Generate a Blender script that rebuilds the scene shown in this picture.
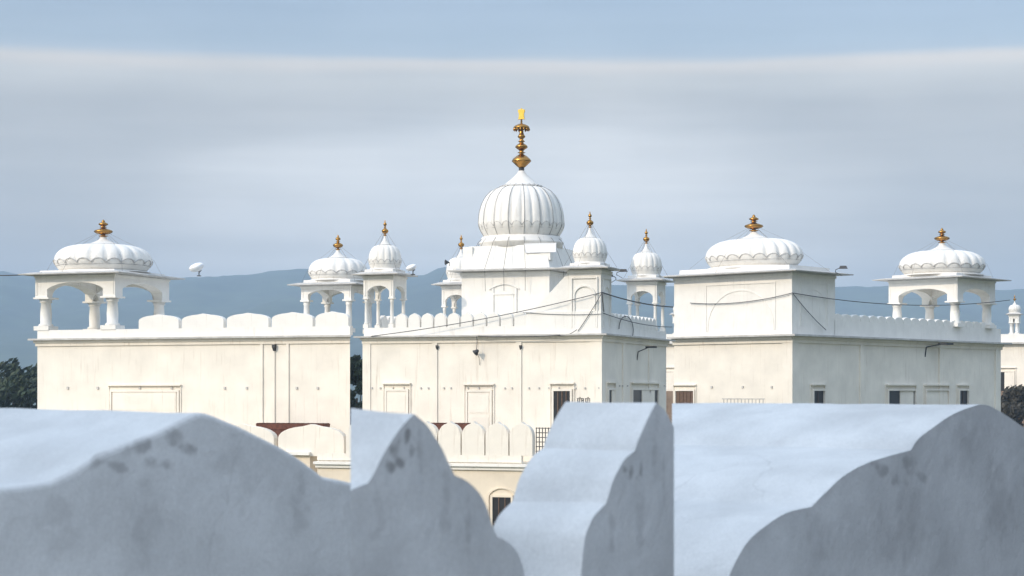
import bpy, bmesh, math, random
from math import sin, cos, pi, radians, tan, sqrt
from mathutils import Vector, noise
random.seed(7)
S = bpy.context.scene
C = S.collection
for o in list(bpy.data.objects): bpy.data.objects.remove(o)

# ------------------------------------------------------------------ camera, sky, sun, exposure
EYE = 9.0; F = 1897.0; CX = 512.0; HY = 393.0
cd = bpy.data.cameras.new('camera'); cam = bpy.data.objects.new('camera', cd); C.objects.link(cam)
cam.location = (0, 0, EYE); cam.rotation_euler = (pi/2, 0, 0)
cd.sensor_width = 36; cd.lens = 36*F/1024; cd.shift_y = (HY-288)/1024
cd.clip_start = .1; cd.clip_end = 20000
cd.dof.use_dof = True; cd.dof.focus_distance = 88; cd.dof.aperture_fstop = 6.3
S.camera = cam
SUN_AZ = 52; SUN_EL = 28          # degrees left of straight behind the camera, and height
sd = Vector((-sin(radians(SUN_AZ))*cos(radians(SUN_EL)), -cos(radians(SUN_AZ))*cos(radians(SUN_EL)), sin(radians(SUN_EL))))
sl = bpy.data.lights.new('sun', 'SUN'); sl.energy = 2.2; sl.angle = radians(.5); sl.color = (1, .84, .64)
so = bpy.data.objects.new('sun', sl); C.objects.link(so); so.location = (-30, -30, 60)
so.rotation_euler = sd.to_track_quat('Z', 'Y').to_euler()
w = bpy.data.worlds.new('World'); S.world = w; w.use_nodes = True
nt = w.node_tree; nt.nodes.clear()
def wn(t, **k):
    n = nt.nodes.new(t)
    for a, b in k.items(): setattr(n, a, b)
    return n
def wl(a, b): nt.links.new(a, b)
def wmath(op, a, b=None, clamp=False):
    n = wn('ShaderNodeMath', operation=op, use_clamp=clamp)
    for i, v in enumerate((a, b)):
        if v is None: continue
        if isinstance(v, (int, float)): n.inputs[i].default_value = v
        else: wl(v, n.inputs[i])
    return n.outputs[0]
def wramp(v, stops, interp='EASE'):
    n = wn('ShaderNodeValToRGB'); e = n.color_ramp.elements; n.color_ramp.interpolation = interp
    while len(e) > 1: e.remove(e[-1])
    e[0].position = stops[0][0]; e[0].color = (*stops[0][1], 1)
    for p, c in stops[1:]:
        q = e.new(p); q.color = (*c, 1)
    wl(v, n.inputs[0]); return n.outputs[0]
sky = wn('ShaderNodeTexSky', sky_type='NISHITA', sun_disc=False, sun_elevation=radians(SUN_EL), sun_rotation=math.atan2(sd.x, sd.y))
sky.air_density = 1.0; sky.dust_density = 1.5; sky.ozone_density = 1.5
tc = wn('ShaderNodeTexCoord'); sep = wn('ShaderNodeSeparateXYZ'); wl(tc.outputs['Generated'], sep.inputs[0])
def wnoise(scale, detail, rough):
    mp = wn('ShaderNodeMapping'); mp.inputs['Scale'].default_value = scale; wl(tc.outputs['Generated'], mp.inputs[0])
    n = wn('ShaderNodeTexNoise'); n.inputs['Scale'].default_value = 1; n.inputs['Detail'].default_value = detail; n.inputs['Roughness'].default_value = rough
    wl(mp.outputs[0], n.inputs['Vector']); return n.outputs['Fac']
streak = wnoise((5, 5, 42), 5, .5); patch = wnoise((9, 9, 14), 4, .5)
zz = wmath('ADD', sep.outputs['Z'], wmath('MULTIPLY', wmath('SUBTRACT', streak, .5), .010))
# thin layered cloud: how much of it lies at each height above the horizon, and how bright it is there
ZS = 1/.22
ramp_in = wmath('MULTIPLY', zz, ZS, True)
cover = wramp(ramp_in, [(0, (.9,)*3), (.68, (.93,)*3), (.76, (.93,)*3), (.83, (.62,)*3), (1, (.55,)*3)])
tone = wramp(ramp_in, [(0, (.49, .495, .505)), (.22, (.485, .49, .50)), (.36, (.50, .50, .50)), (.5, (.525, .53, .53)), (.66, (.495, .505, .51)),
                       (.742, (.57, .58, .575)), (.775, (.675, .65, .62)), (.80, (.46, .53, .60)), (1, (.435, .515, .62))])
tone2 = wn('ShaderNodeMix', data_type='RGBA', blend_type='MULTIPLY'); tone2.inputs[0].default_value = 1

zn_ = sep.outputs['Z']
hi = wramp(zn_, [(.22, (1, 1, 1)), (.6, (2.7, 2.72, 2.75))], 'LINEAR')  # higher, unseen cloud brightened to add fill light below
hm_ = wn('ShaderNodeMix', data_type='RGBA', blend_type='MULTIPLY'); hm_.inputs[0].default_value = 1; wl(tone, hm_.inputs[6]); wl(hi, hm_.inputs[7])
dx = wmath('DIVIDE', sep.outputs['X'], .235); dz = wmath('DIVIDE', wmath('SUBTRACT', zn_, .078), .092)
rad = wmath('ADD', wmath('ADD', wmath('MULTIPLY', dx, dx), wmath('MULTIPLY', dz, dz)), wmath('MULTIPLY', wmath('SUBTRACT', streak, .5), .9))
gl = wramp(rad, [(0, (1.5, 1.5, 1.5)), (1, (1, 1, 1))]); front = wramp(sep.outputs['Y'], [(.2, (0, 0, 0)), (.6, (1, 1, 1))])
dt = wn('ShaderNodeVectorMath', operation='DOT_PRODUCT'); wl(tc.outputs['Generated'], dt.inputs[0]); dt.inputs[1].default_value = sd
au = wramp(dt.outputs['Value'], [(.45, (1, 1, 1)), (.8, (1.9, 1.85, 1.8)), (1, (3, 2.9, 2.8))], 'LINEAR')   # cloud glow round the sun, added out of view to brighten the near merlons
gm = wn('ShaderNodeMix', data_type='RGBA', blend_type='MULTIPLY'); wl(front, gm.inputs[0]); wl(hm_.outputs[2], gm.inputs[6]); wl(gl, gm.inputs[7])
fine = wnoise((7, 7, 110), 4, .5); fr2 = wramp(fine, [(.3, (.955, .96, .965)), (.7, (1.045, 1.04, 1.035))], 'LINEAR')
fm = wn('ShaderNodeMix', data_type='RGBA', blend_type='MULTIPLY'); fm.inputs[0].default_value = 1; wl(fr2, fm.inputs[7])
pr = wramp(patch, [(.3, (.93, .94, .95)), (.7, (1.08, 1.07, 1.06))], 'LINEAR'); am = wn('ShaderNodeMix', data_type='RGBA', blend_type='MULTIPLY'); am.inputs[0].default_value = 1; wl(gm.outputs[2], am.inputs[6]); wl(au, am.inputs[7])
wl(pr, tone2.inputs[7]); wl(am.outputs[2], fm.inputs[6]); wl(fm.outputs[2], tone2.inputs[6])
bg1 = wn('ShaderNodeBackground'); wl(sky.outputs[0], bg1.inputs[0]); bg1.inputs[1].default_value = .12
bg2 = wn('ShaderNodeBackground'); wl(tone2.outputs[2], bg2.inputs[0]); bg2.inputs[1].default_value = 1.06
mx = wn('ShaderNodeMixShader'); wl(cover, mx.inputs[0]); wl(bg1.outputs[0], mx.inputs[1]); wl(bg2.outputs[0], mx.inputs[2])
wo = wn('ShaderNodeOutputWorld'); wl(mx.outputs[0], wo.inputs[0])
vs = S.view_settings; vs.view_transform = 'Standard'; vs.look = 'None'; vs.exposure = 0.2; vs.gamma = 1; vs.use_curve_mapping = False
S.render.engine = 'CYCLES'; S.cycles.max_bounces = 6; S.cycles.volume_bounces = 0
S.cycles.use_denoising = True

# ------------------------------------------------------------------ materials
def mat(name, base, rough=.85, var=.06, scale=2.0, metal=0, bump=.0, bscale=20, streaks=0, streak_col=(.35, .31, .26), spots=0, spot_scale=4, spot_col=(.1, .095, .09), cracks=0, grain=0, tone_lo=None):
    m = bpy.data.materials.new(name); m.use_nodes = True
    t = m.node_tree; N = t.nodes; L = t.links; b = N['Principled BSDF']
    b.inputs['Roughness'].default_value = rough; b.inputs['Metallic'].default_value = metal
    co = N.new('ShaderNodeTexCoord'); src = co.outputs['Object']
    def noi(sc, det=4, vec=None, ro=.55):
        n = N.new('ShaderNodeTexNoise'); n.inputs['Scale'].default_value = sc; n.inputs['Detail'].default_value = det; n.inputs['Roughness'].default_value = ro
        L.new(vec or src, n.inputs['Vector']); return n.outputs['Fac']
    def ramp(v, a, bb, ca, cb):
        r = N.new('ShaderNodeValToRGB'); e = r.color_ramp.elements
        e[0].position = a; e[0].color = (*ca, 1); e[1].position = bb; e[1].color = (*cb, 1); L.new(v, r.inputs[0]); return r.outputs[0]
    lo = tone_lo or tuple(c*(1-var) for c in base); hi = tuple(min(.95, c*(1+var*.6)) for c in base)
    col = ramp(noi(scale, 6), .3, .7, lo, hi)
    def mixc(f, a, c):
        n = N.new('ShaderNodeMix'); n.data_type = 'RGBA'; L.new(f, n.inputs[0]); L.new(a, n.inputs[6]); n.inputs[7].default_value = (*c, 1); return n.outputs[2]
    if streaks:
        mp = N.new('ShaderNodeMapping'); mp.inputs['Scale'].default_value = (7, 7, .45); L.new(src, mp.inputs[0])
        f = ramp(noi(1, 5, mp.outputs[0], .6), .56, .8, (0, 0, 0), (streaks,)*3)
        f2 = ramp(noi(.7, 3), .35, .65, (.1,)*3, (1,)*3)
        mu = N.new('ShaderNodeMix'); mu.data_type = 'RGBA'; mu.blend_type = 'MULTIPLY'; mu.inputs[0].default_value = 1; L.new(f, mu.inputs[6]); L.new(f2, mu.inputs[7])
        col = mixc(mu.outputs[2], col, streak_col)
    if spots:
        f = ramp(noi(spot_scale, 5, None, .62), .68, .76, (0, 0, 0), (spots,)*3); col = mixc(f, col, spot_col)
    if cracks:
        wv = N.new('ShaderNodeTexNoise'); wv.inputs['Scale'].default_value = 3; wv.inputs['Detail'].default_value = 6; L.new(src, wv.inputs['Vector'])
        ad = N.new('ShaderNodeMix'); ad.data_type = 'RGBA'; ad.blend_type = 'ADD'; ad.inputs[0].default_value = .35; L.new(src, ad.inputs[6]); L.new(wv.outputs['Color'], ad.inputs[7])
        vo = N.new('ShaderNodeTexVoronoi'); vo.feature = 'DISTANCE_TO_EDGE'; vo.inputs['Scale'].default_value = 1.7; L.new(ad.outputs[2], vo.inputs['Vector'])
        f = ramp(vo.outputs['Distance'], .0, .012, (cracks,)*3, (0, 0, 0)); f2 = ramp(noi(1.1, 3), .48, .62, (0, 0, 0), (1, 1, 1))
        mu = N.new('ShaderNodeMix'); mu.data_type = 'RGBA'; mu.blend_type = 'MULTIPLY'; mu.inputs[0].default_value = 1; L.new(f, mu.inputs[6]); L.new(f2, mu.inputs[7])
        col = mixc(mu.outputs[2], col, (.2, .19, .18))
    if grain:
        g_ = ramp(noi(90, 3), .35, .65, (1-grain,)*3, (1+grain*.3,)*3)
        mu = N.new('ShaderNodeMix'); mu.data_type = 'RGBA'; mu.blend_type = 'MULTIPLY'; mu.inputs[0].default_value = 1; L.new(col, mu.inputs[6]); L.new(g_, mu.inputs[7]); col = mu.outputs[2]
    L.new(col, b.inputs['Base Color'])
    if bump:
        n1 = noi(bscale, 6); bp = N.new('ShaderNodeBump'); bp.inputs['Strength'].default_value = bump; bp.inputs['Distance'].default_value = .02
        L.new(n1, bp.inputs['Height']); L.new(bp.outputs[0], b.inputs['Normal'])
    return m
M = {
 'white': mat('whitewash', (.79, .765, .715), .8, .07, 1.3, bump=.35, bscale=6, streaks=.7, streak_col=(.48, .44, .38), spots=.35, spot_scale=3.2, spot_col=(.55, .52, .47)),
 'dome': mat('dome_whitewash', (.74, .715, .67), .7, .06, 1.6, bump=.25, bscale=8, streaks=.7, streak_col=(.46, .42, .37)),
 'cream': mat('cream_limewash', (.79, .738, .65), .85, .10, .8, bump=.3, bscale=5, streaks=.9, streak_col=(.5, .42, .33), spots=.3, spot_scale=2.6, spot_col=(.5, .44, .36)),
 'beige': mat('beige_limewash', (.72, .63, .50), .85, .1, 1.2, bump=.35, bscale=5, streaks=.4, streak_col=(.45, .37, .28), spots=.5, spot_scale=3.5, spot_col=(.42, .35, .27)),
 'concrete': mat('weathered_concrete', (.50, .485, .46), .9, .22, 2.5, bump=.5, bscale=9, spots=.7, spot_scale=2.2, spot_col=(.2, .19, .18)),
 'fore': mat('old_whitewash', (.66, .66, .65), .85, .16, 2.6, bump=.6, bscale=9, streaks=.3, streak_col=(.46, .45, .44), spots=.22, spot_scale=3.4, spot_col=(.40, .39, .39), cracks=.18, grain=.07),
 'stain': mat('dark_stain', (.16, .15, .15), .95, .3, 12),
 'gold': mat('polished_brass', (.42, .215, .05), .27, .25, 9, metal=1, bump=.15, bscale=30),
 'yellow': mat('gilded_plate', (.72, .47, .05), .4, .08, 6, metal=.25),
 'dark': mat('black_iron', (.03, .03, .032), .6, .3, 10),
 'wire': mat('cable_rubber', (.045, .045, .05), .6, .2, 10),
 'lights': mat('light_string', (.17, .165, .155), .7, .2, 10),
 'wood': mat('brown_wood', (.13, .075, .045), .6, .3, 8, bump=.3, bscale=25),
 'pane': mat('dark_glass', (.012, .012, .013), .3, .3, 3),
 'rust': mat('rusted_iron', (.13, .045, .025), .85, .4, 5, bump=.4, bscale=20),
 'metal': mat('painted_metal', (.75, .76, .78), .45, .05, 6),
 'bark': mat('bark', (.10, .075, .055), .95, .3, 12, bump=.6, bscale=25),
 'leaf': mat('leaves', (.026, .042, .016), .7, .5, .35, tone_lo=(.010, .018, .008)),
 'leaf2': mat('dull_leaves', (.055, .048, .03), .7, .5, .35, tone_lo=(.022, .018, .012)),
 'ground': mat('fields', (.10, .11, .055), .95, .45, .012, bump=.4, bscale=.5),
 'hill': mat('forested_slope', (.055, .075, .04), .95, .5, .018, bump=.9, bscale=.08),
 'greyblue': mat('grey_blue_limewash', (.20, .235, .28), .9, .15, 1.5, bump=.4, bscale=8),
 'brick': mat('brown_plaster', (.21, .15, .11), .9, .3, 1.5, bump=.4, bscale=8),
}

# ------------------------------------------------------------------ mesh helpers
class MB:
    def __init__(s): s.v = []; s.f = []; s.sm = []
    def add(s, vs, fs, smooth=False):
        o = len(s.v); s.v += [tuple(p) for p in vs]; s.f += [tuple(i+o for i in q) for q in fs]; s.sm += [smooth]*len(fs)
    def box(s, x0, x1, y0, y1, z0, z1):
        s.frustum(x0, x1, y0, y1, z0, x0, x1, y0, y1, z1)
    def frustum(s, x0, x1, y0, y1, z0, X0, X1, Y0, Y1, z1):
        s.add([(x0, y0, z0), (x1, y0, z0), (x1, y1, z0), (x0, y1, z0), (X0, Y0, z1), (X1, Y0, z1), (X1, Y1, z1), (X0, Y1, z1)],
              [(3, 2, 1, 0), (4, 5, 6, 7), (0, 1, 5, 4), (1, 2, 6, 5), (2, 3, 7, 6), (3, 0, 4, 7)])
    def prism(s, pts, off, smooth=False):
        """closed 3D polygon (planar) extruded by the vector off"""
        n = len(pts); A = [Vector(p) for p in pts]; B = [p+Vector(off) for p in A]
        s.add(A+B, [tuple(range(n)), tuple(range(2*n-1, n-1, -1))])
        o = len(s.v)-2*n
        for i in range(n):
            j = (i+1) % n
            s.f.append((o+j, o+i, o+i+n, o+j+n)); s.sm.append(smooth)
    def lathe(s, prof, cx=0, cy=0, n=24, rx=1, ry=1, rib=None, smooth=True):
        vs = []; fs = []
        for k, (r, z) in enumerate(prof):
            for i in range(n):
                a = 2*pi*i/n; rr = r if rib is None else rib(r, z, a)
                vs.append((cx+rr*rx*cos(a), cy+rr*ry*sin(a), z))
        m = len(prof)
        for k in range(m-1):
            for i in range(n):
                j = (i+1) % n
                fs.append((k*n+i, k*n+j, (k+1)*n+j, (k+1)*n+i))
        fs.append(tuple(range(n-1, -1, -1))); fs.append(tuple((m-1)*n+i for i in range(n)))
        s.add(vs, fs, smooth)
    def tube(s, pts, r, n=6, r1=None):
        P = [Vector(p) for p in pts]; vs = []; fs = []; m = len(P)
        for k, p in enumerate(P):
            d = (P[min(k+1, m-1)]-P[max(k-1, 0)]).normalized()
            a = d.orthogonal().normalized(); b = d.cross(a)
            if k == 0: la = a
            else:
                a = (la-d*la.dot(d)).normalized(); b = d.cross(a); la = a
            rr = r if r1 is None else r+(r1-r)*k/(m-1)
            for i in range(n):
                t = 2*pi*i/n; vs.append(p+a*cos(t)*rr+b*sin(t)*rr)
        for k in range(m-1):
            for i in range(n):
                j = (i+1) % n; fs.append((k*n+i, k*n+j, (k+1)*n+j, (k+1)*n+i))
        fs.append(tuple(range(n-1, -1, -1))); fs.append(tuple((m-1)*n+i for i in range(n)))
        s.add(vs, fs, True)
    def build(s, name, m, parent=None, loc=(0, 0, 0), bevel=0, recalc=True):
        me = bpy.data.meshes.new(name); me.from_pydata(s.v, [], s.f); me.update()
        for p, q in zip(me.polygons, s.sm): p.use_smooth = q
        if recalc:
            bm = bmesh.new(); bm.from_mesh(me); bmesh.ops.recalc_face_normals(bm, faces=bm.faces); bm.to_mesh(me); bm.free()
        o = bpy.data.objects.new(name, me); C.objects.link(o); me.materials.append(m if not isinstance(m, str) else M[m])
        o.location = loc
        if parent: o.parent = parent
        if bevel:
            b = o.modifiers.new('bevel', 'BEVEL'); b.width = bevel; b.segments = 3; b.limit_method = 'ANGLE'; b.angle_limit = radians(40)
        return o
def tag(o, label=None, cat=None, group=None, kind=None):
    if label: o['label'] = label
    if cat: o['category'] = cat
    if group: o['group'] = group
    if kind: o['kind'] = kind
    return o
def empty(name, loc, rz=0):
    o = bpy.data.objects.new(name, None); C.objects.link(o); o.location = loc; o.rotation_euler = (0, 0, rz); o.empty_display_size = .3
    return o
def at(px, py, D):
    return Vector(((px-CX)/F*D, D, EYE+(HY-py)/F*D))
class Frame:
    """plan frame of a building: x along its front to the right, y into its depth"""
    def __init__(s, ox, oy, th):
        s.o = Vector((ox, oy)); s.th = radians(th); s.u = Vector((cos(s.th), -sin(s.th))); s.v = Vector((sin(s.th), cos(s.th)))
    def front(s, px, py, y0):
        a = (px-CX)/F; D = (y0+s.o.dot(s.v))/(a*s.v.x+s.v.y); r = Vector((a*D, D))-s.o
        return r.dot(s.u), EYE+(HY-py)/F*D
    def side(s, px, py, x0):
        a = (px-CX)/F; D = (x0+s.o.dot(s.u))/(a*s.u.x+s.u.y); r = Vector((a*D, D))-s.o
        return r.dot(s.v), EYE+(HY-py)/F*D
    def local(s, px, D):
        r = Vector(((px-CX)/F*D, D))-s.o; return r.dot(s.u), r.dot(s.v)
    def world(s, x, y, z):
        p = s.o+s.u*x+s.v*y; return Vector((p.x, p.y, z))
    def root(s, name): return empty(name, (s.o.x, s.o.y, 0), -s.th)

# ------------------------------------------------------------------ ground, hills, haze
g = MB(); R_ = 9000; n_ = 96
g.add([(0, 0, 0)]+[(R_*cos(2*pi*i/n_), R_*sin(2*pi*i/n_), 0) for i in range(n_)], [(0, i+1, (i+1) % n_+1) for i in range(n_)])
tag(g.build('ground', 'ground'), kind='structure')
def hills():
    ridge = [(-300, 300), (-150, 280), (-60, 270), (0, 271), (30, 276), (120, 280), (210, 277), (306, 269), (345, 266), (400, 278), (420, 275), (447, 267), (480, 270), (560, 277), (612, 285), (670, 286), (760, 283), (822, 287), (900, 286), (1000, 290), (1100, 283), (1250, 300), (1400, 310)]
    def ry(px):
        for (a, b), (c, d) in zip(ridge, ridge[1:]):
            if a <= px <= c:
                t = (px-a)/(c-a); t = t*t*(3-2*t); return b+(d-b)*t
        return 312
    vs = []; fs = []; na, nr = 520, 70; r0, rp, r1 = 1150, 2300, 2900
    for i in range(na+1):
        px = -700+2424*i/na; a = (px-CX)/F
        top = (HY-ry(px))/F*rp+EYE
        for k in range(nr+1):
            t = k/nr; D = r0+(r1-r0)*t
            q = (D-r0)/(rp-r0)
            base = (q**1.25 if q <= 1 else 1-.5*((D-rp)/(r1-rp))**1.5)
            X = a*D
            nz = noise.fractal(Vector((X/230, D/420, 3.1)), 1.0, 2.0, 6)
            rid = 1-abs(noise.noise(Vector((X/150, D/700, 9.7))))
            env = 4*max(0, q)*(1-q) if q < 1 else 0
            h = top*base*(1+.30*env*nz+.22*env*(rid-.7)) + noise.fractal(Vector((X/25, D/25, 1)), 1, 2, 4)*1.6*min(1, q*2)
            vs.append((X, D, max(h, -.5) if t > 0 else -.5))
    for i in range(na):
        for k in range(nr):
            o = i*(nr+1)+k; fs.append((o, o+nr+1, o+nr+2, o+1))
    m = MB(); m.add(vs, fs, True)
    return tag(m.build('hills', 'hill'), kind='structure')
hills()
HT = max(v.co.z for v in bpy.data.objects['hills'].data.vertices)+4
hz = MB(); hz.box(-4200, 4200, -150, 3400, -1.2, HT)
hm = bpy.data.materials.new('haze'); hm.use_nodes = True; hm.node_tree.nodes.clear()
hv = hm.node_tree.nodes.new('ShaderNodeVolumePrincipled'); ho = hm.node_tree.nodes.new('ShaderNodeOutputMaterial')
hv.inputs['Color'].default_value = (.54, .73, .94, 1); hv.inputs['Density'].default_value = .00045
hm.node_tree.links.new(hv.outputs[0], ho.inputs['Volume'])
tag(hz.build('haze', hm), kind='stuff')

# ------------------------------------------------------------------ architecture parts
def rib_dome(R, z0, zw, z1, lobes, cr, depth=.075):
    """profile and rib function of a gadrooned onion dome: base z0, widest zw, collar z1 (radius cr)"""
    prof = []; nb = .86*R
    for k in range(19):
        t = k/18; prof.append((nb+(R-nb)*sin(t*pi/2), z0+(zw-z0)*t))
    for k in range(1, 19):
        t = k/18; a = t*pi/2
        prof.append((cr+(R-cr)*cos(a)**.82 if k < 18 else cr, zw+(z1-zw)*sin(a)))
    def rib(r, z, a):
        f = abs(sin(a*lobes/2))
        s_ = min(1, max(0, (z-z0)/(zw-z0+1e-6)-.15))
        pet = z0+(zw-z0)*(.75+.55*abs(cos(a*lobes/2)))
        return r*(1-depth*s_*(1-f**.42)) + (.010*R if z < pet and z > z0+.02 else 0)
    return prof, rib
def lotus_band(b, prof, cx, cy, z, n, rx, ry, amp, r):
    def rad(zz_):
        for (a, za), (c, zc) in zip(prof, prof[1:]):
            if za <= zz_ <= zc: return a+(c-a)*(zz_-za)/(zc-za+1e-9)
        return prof[0][0]
    pts = []
    for k in range(n*6+1):
        a = 2*pi*k/(n*6); q = z+amp*abs(sin(a*n/2))**.7; R_ = rad(q)+.004; pts.append((cx+R_*rx*cos(a), cy+R_*ry*sin(a), q))
    b.tube(pts, r, 4)
    b.tube([(cx+(rad(z-amp*.4)+.004)*rx*cos(2*pi*k/64), cy+(rad(z-amp*.4)+.004)*ry*sin(2*pi*k/64), z-amp*.4) for k in range(65)], r*.8, 4)
def finial_profile(z0, z1, r):
    h = z1-z0
    pts = [(.22, 0), (.22, .05), (.5, .08), (.5, .10), (.2, .13), (.2, .16), (.55, .2), (.9, .27), (1, .34), (.9, .40), (.5, .47), (.22, .52), (.22, .55), (.42, .58), (.22, .61), (.22, .64), (.48, .70), (.5, .76), (.3, .82), (.14, .87), (.2, .9), (.1, .95), (.02, 1)]
    return [(r*a, z0+h*b) for a, b in pts]
def eave(b, hx0, hx1, hy0, hy1, z, inner, rise=.16, th=.06):
    b.frustum(hx0, hx1, hy0, hy1, z, hx0-.01, hx1+.01, hy0-.01, hy1+.01, z+th)
    b.frustum(hx0+.02, hx1-.02, hy0+.02, hy1-.02, z+th-.004, hx0+inner, hx1-inner, hy0+inner, hy1-inner, z+th+rise)
def arch_pts(half, zb, zt, a, spring, rise, n=14, sag=1.0):
    """outline of a wall panel with an arched opening from its bottom edge (local x, z)"""
    p = [(-half, zb), (-half, zt), (half, zt), (half, zb), (a, zb), (a, spring)]
    for k in range(1, n):
        t = pi*k/n; p.append((a*cos(t), spring+rise*sin(t)**(.9)))
    p += [(-a, spring), (-a, zb)]
    return p
def pavilion(root, cx, cy, z0, hx, hy, zspring, zarch, zeave, over, rx, ry, zn, zw, zc, zs, zf, lobes=16, fr=.16, col=.085, closed=False, label=None, stays=True):
    """corner chhatri on four columns (or a closed block): part with column, eave, dome, finial below it"""
    p = MB(); th = max(.2, 2.4*col)
    if closed:
        p.box(cx-hx, cx+hx, cy-hy, cy+hy, z0, zeave-.002)
        p.box(cx-hx-.05, cx+hx+.05, cy-hy-.05, cy+hy+.05, zeave-.2, zeave-.06)
    else:
        for sgn in (-1, 1):
            a = hx-1.6*col
            p.prism([(cx+x, cy+sgn*hy-(th if sgn > 0 else 0), z) for x, z in arch_pts(hx, zspring, zeave-.002, a, zspring+.04, zarch-zspring-.04)], (0, th, 0))
            a = hy-1.6*col
            p.prism([(cx+sgn*(hx-.003)-(th if sgn > 0 else 0), cy+y, z) for y, z in arch_pts(hy-.003, zspring+.003, zeave-.004, a, zspring+.04, zarch-zspring-.04)], (th, 0, 0))
        p.box(cx-hx-.04, cx+hx+.04, cy-hy-.04, cy+hy+.04, zeave-.14, zeave-.05)
        # raised label mould round each front and side arch
        for s1, s2 in ((-1, 0), (1, 0)):
            p.box(cx+s1*(hx-.1)-.02, cx+s1*(hx-.1)+.02, cy-hy-.025, cy-hy+.01, zspring+.1, zeave-.22)
        p.box(cx-hx+.08, cx+hx-.08, cy-hy-.027, cy-hy+.01, zeave-.26, zeave-.22)
    part = p.build('stair_tower' if closed else 'corner_pavilion', 'white', root)
    if label: part['label'] = label
    if not closed:
        for sx in (-1, 1):
            for sy in (-1, 1):
                c = MB(); x = cx+sx*(hx-col*1.3); y = cy+sy*(hy-col*1.3); H = zspring-z0; r = col
                c.box(x-r*1.5, x+r*1.5, y-r*1.5, y+r*1.5, z0, z0+H*.13)
                c.lathe([(r*1.25, z0+H*.13-.002), (r*1.3, z0+H*.17), (r*.95, z0+H*.22), (r*1.0, z0+H*.5), (r*.86, z0+H*.84), (r*1.15, z0+H*.86), (r*.95, z0+H*.89), (r*1.3, z0+H*.955)], x, y, 14)
                c.box(x-r*1.55, x+r*1.55, y-r*1.55, y+r*1.55, z0+H*.95, zspring+.002)
                c.build('column', 'white', part)
    e = MB(); eave(e, cx-hx-over, cx+hx+over, cy-hy-over, cy+hy+over, zeave, over*.8, rise=.10, th=.05)
    e.build('eave', 'concrete', part)
    d = MB(); zb = zeave+.13
    k = .93
    d.frustum(cx-hx*k-.02, cx+hx*k+.02, cy-hy*k-.02, cy+hy*k+.02, zb-.03, cx-hx*k, cx+hx*k, cy-hy*k, cy+hy*k, zb+(zn-zb)*.7)
    d.lathe([(.97, zb+(zn-zb)*.6), (.97, zn-.04), (.9, zn), (.86, zn+.02)], cx, cy, 32, rx, ry)
    prof, rib = rib_dome(1.0, zn, zw, zc, lobes, .34)
    d.lathe(prof, cx, cy, lobes*6, rx, ry, rib)
    rr = min(rx, ry)
    sp = [(.36*rx, zc-.015), (.38*rx, zc+.01), (.34*rx, zc+.03)]+[((.06+.27*(1-t)**1.9)*rx, zc+.03+(zs-zc-.03)*t) for t in [i/8 for i in range(9)]]
    d.lathe(sp, cx, cy, 24, 1, ry/rx)
    d.build('dome', 'dome', part)
    lb = MB(); lotus_band(lb, prof, cx, cy, zn+(zw-zn)*.62, lobes, rx, ry, (zw-zn)*.34, .011*rr/.77+.002); lb.build('lotus_band', 'concrete', part)
    # scalloped collar
    cb = MB(); cb.lathe([(.385*rx, zc-.012), (.41*rx, zc+.012), (.385*rx, zc+.03)], cx, cy, 32, 1, ry/rx); cb.build('collar', 'concrete', part)
    f = MB(); f.lathe(finial_profile(zs-.03, zf, fr), cx, cy, 18); f.build('finial', 'gold', part)
    if stays:
        st = MB(); zt = zs+(zf-zs)*.35
        for i in range(6):
            a = 2*pi*i/6+.4; st.tube([(cx+.03*cos(a), cy+.03*sin(a), zt), (cx+.62*rx*cos(a), cy+.62*ry*sin(a), zc-.02), (cx+1.04*rx*cos(a), cy+1.04*ry*sin(a), zw), (cx+(hx+over)*cos(a), cy+(hy+over)*sin(a), zeave+.1)], .006, 4)
        st.build('light_string', 'lights', part)
    return part
def merlon_pts(w, h, n=7):
    """pointed cusped merlon outline, base centre at 0,0"""
    pts = [(-w/2, 0), (-w/2, h*.56)]
    for k in range(1, n):
        t = k/n; pts.append((-w/2*cos(t*pi/2)**.9*(1-.0*t), h*(.56+.38*sin(t*pi/2))))
    pts.append((0, h))
    return pts+[(-x, z) for x, z in reversed(pts[:-1])]
def merlon(root, x, y, z, w, h, t, m='white', side=False):
    b = MB(); P = merlon_pts(w, h)
    if side: b.prism([(0, a, c) for a, c in P], (-t, 0, 0))
    else: b.prism([(a, 0, c) for a, c in P], (0, t, 0))
    return b.build('merlon', m, root, (x, y, z), bevel=.012)
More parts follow.
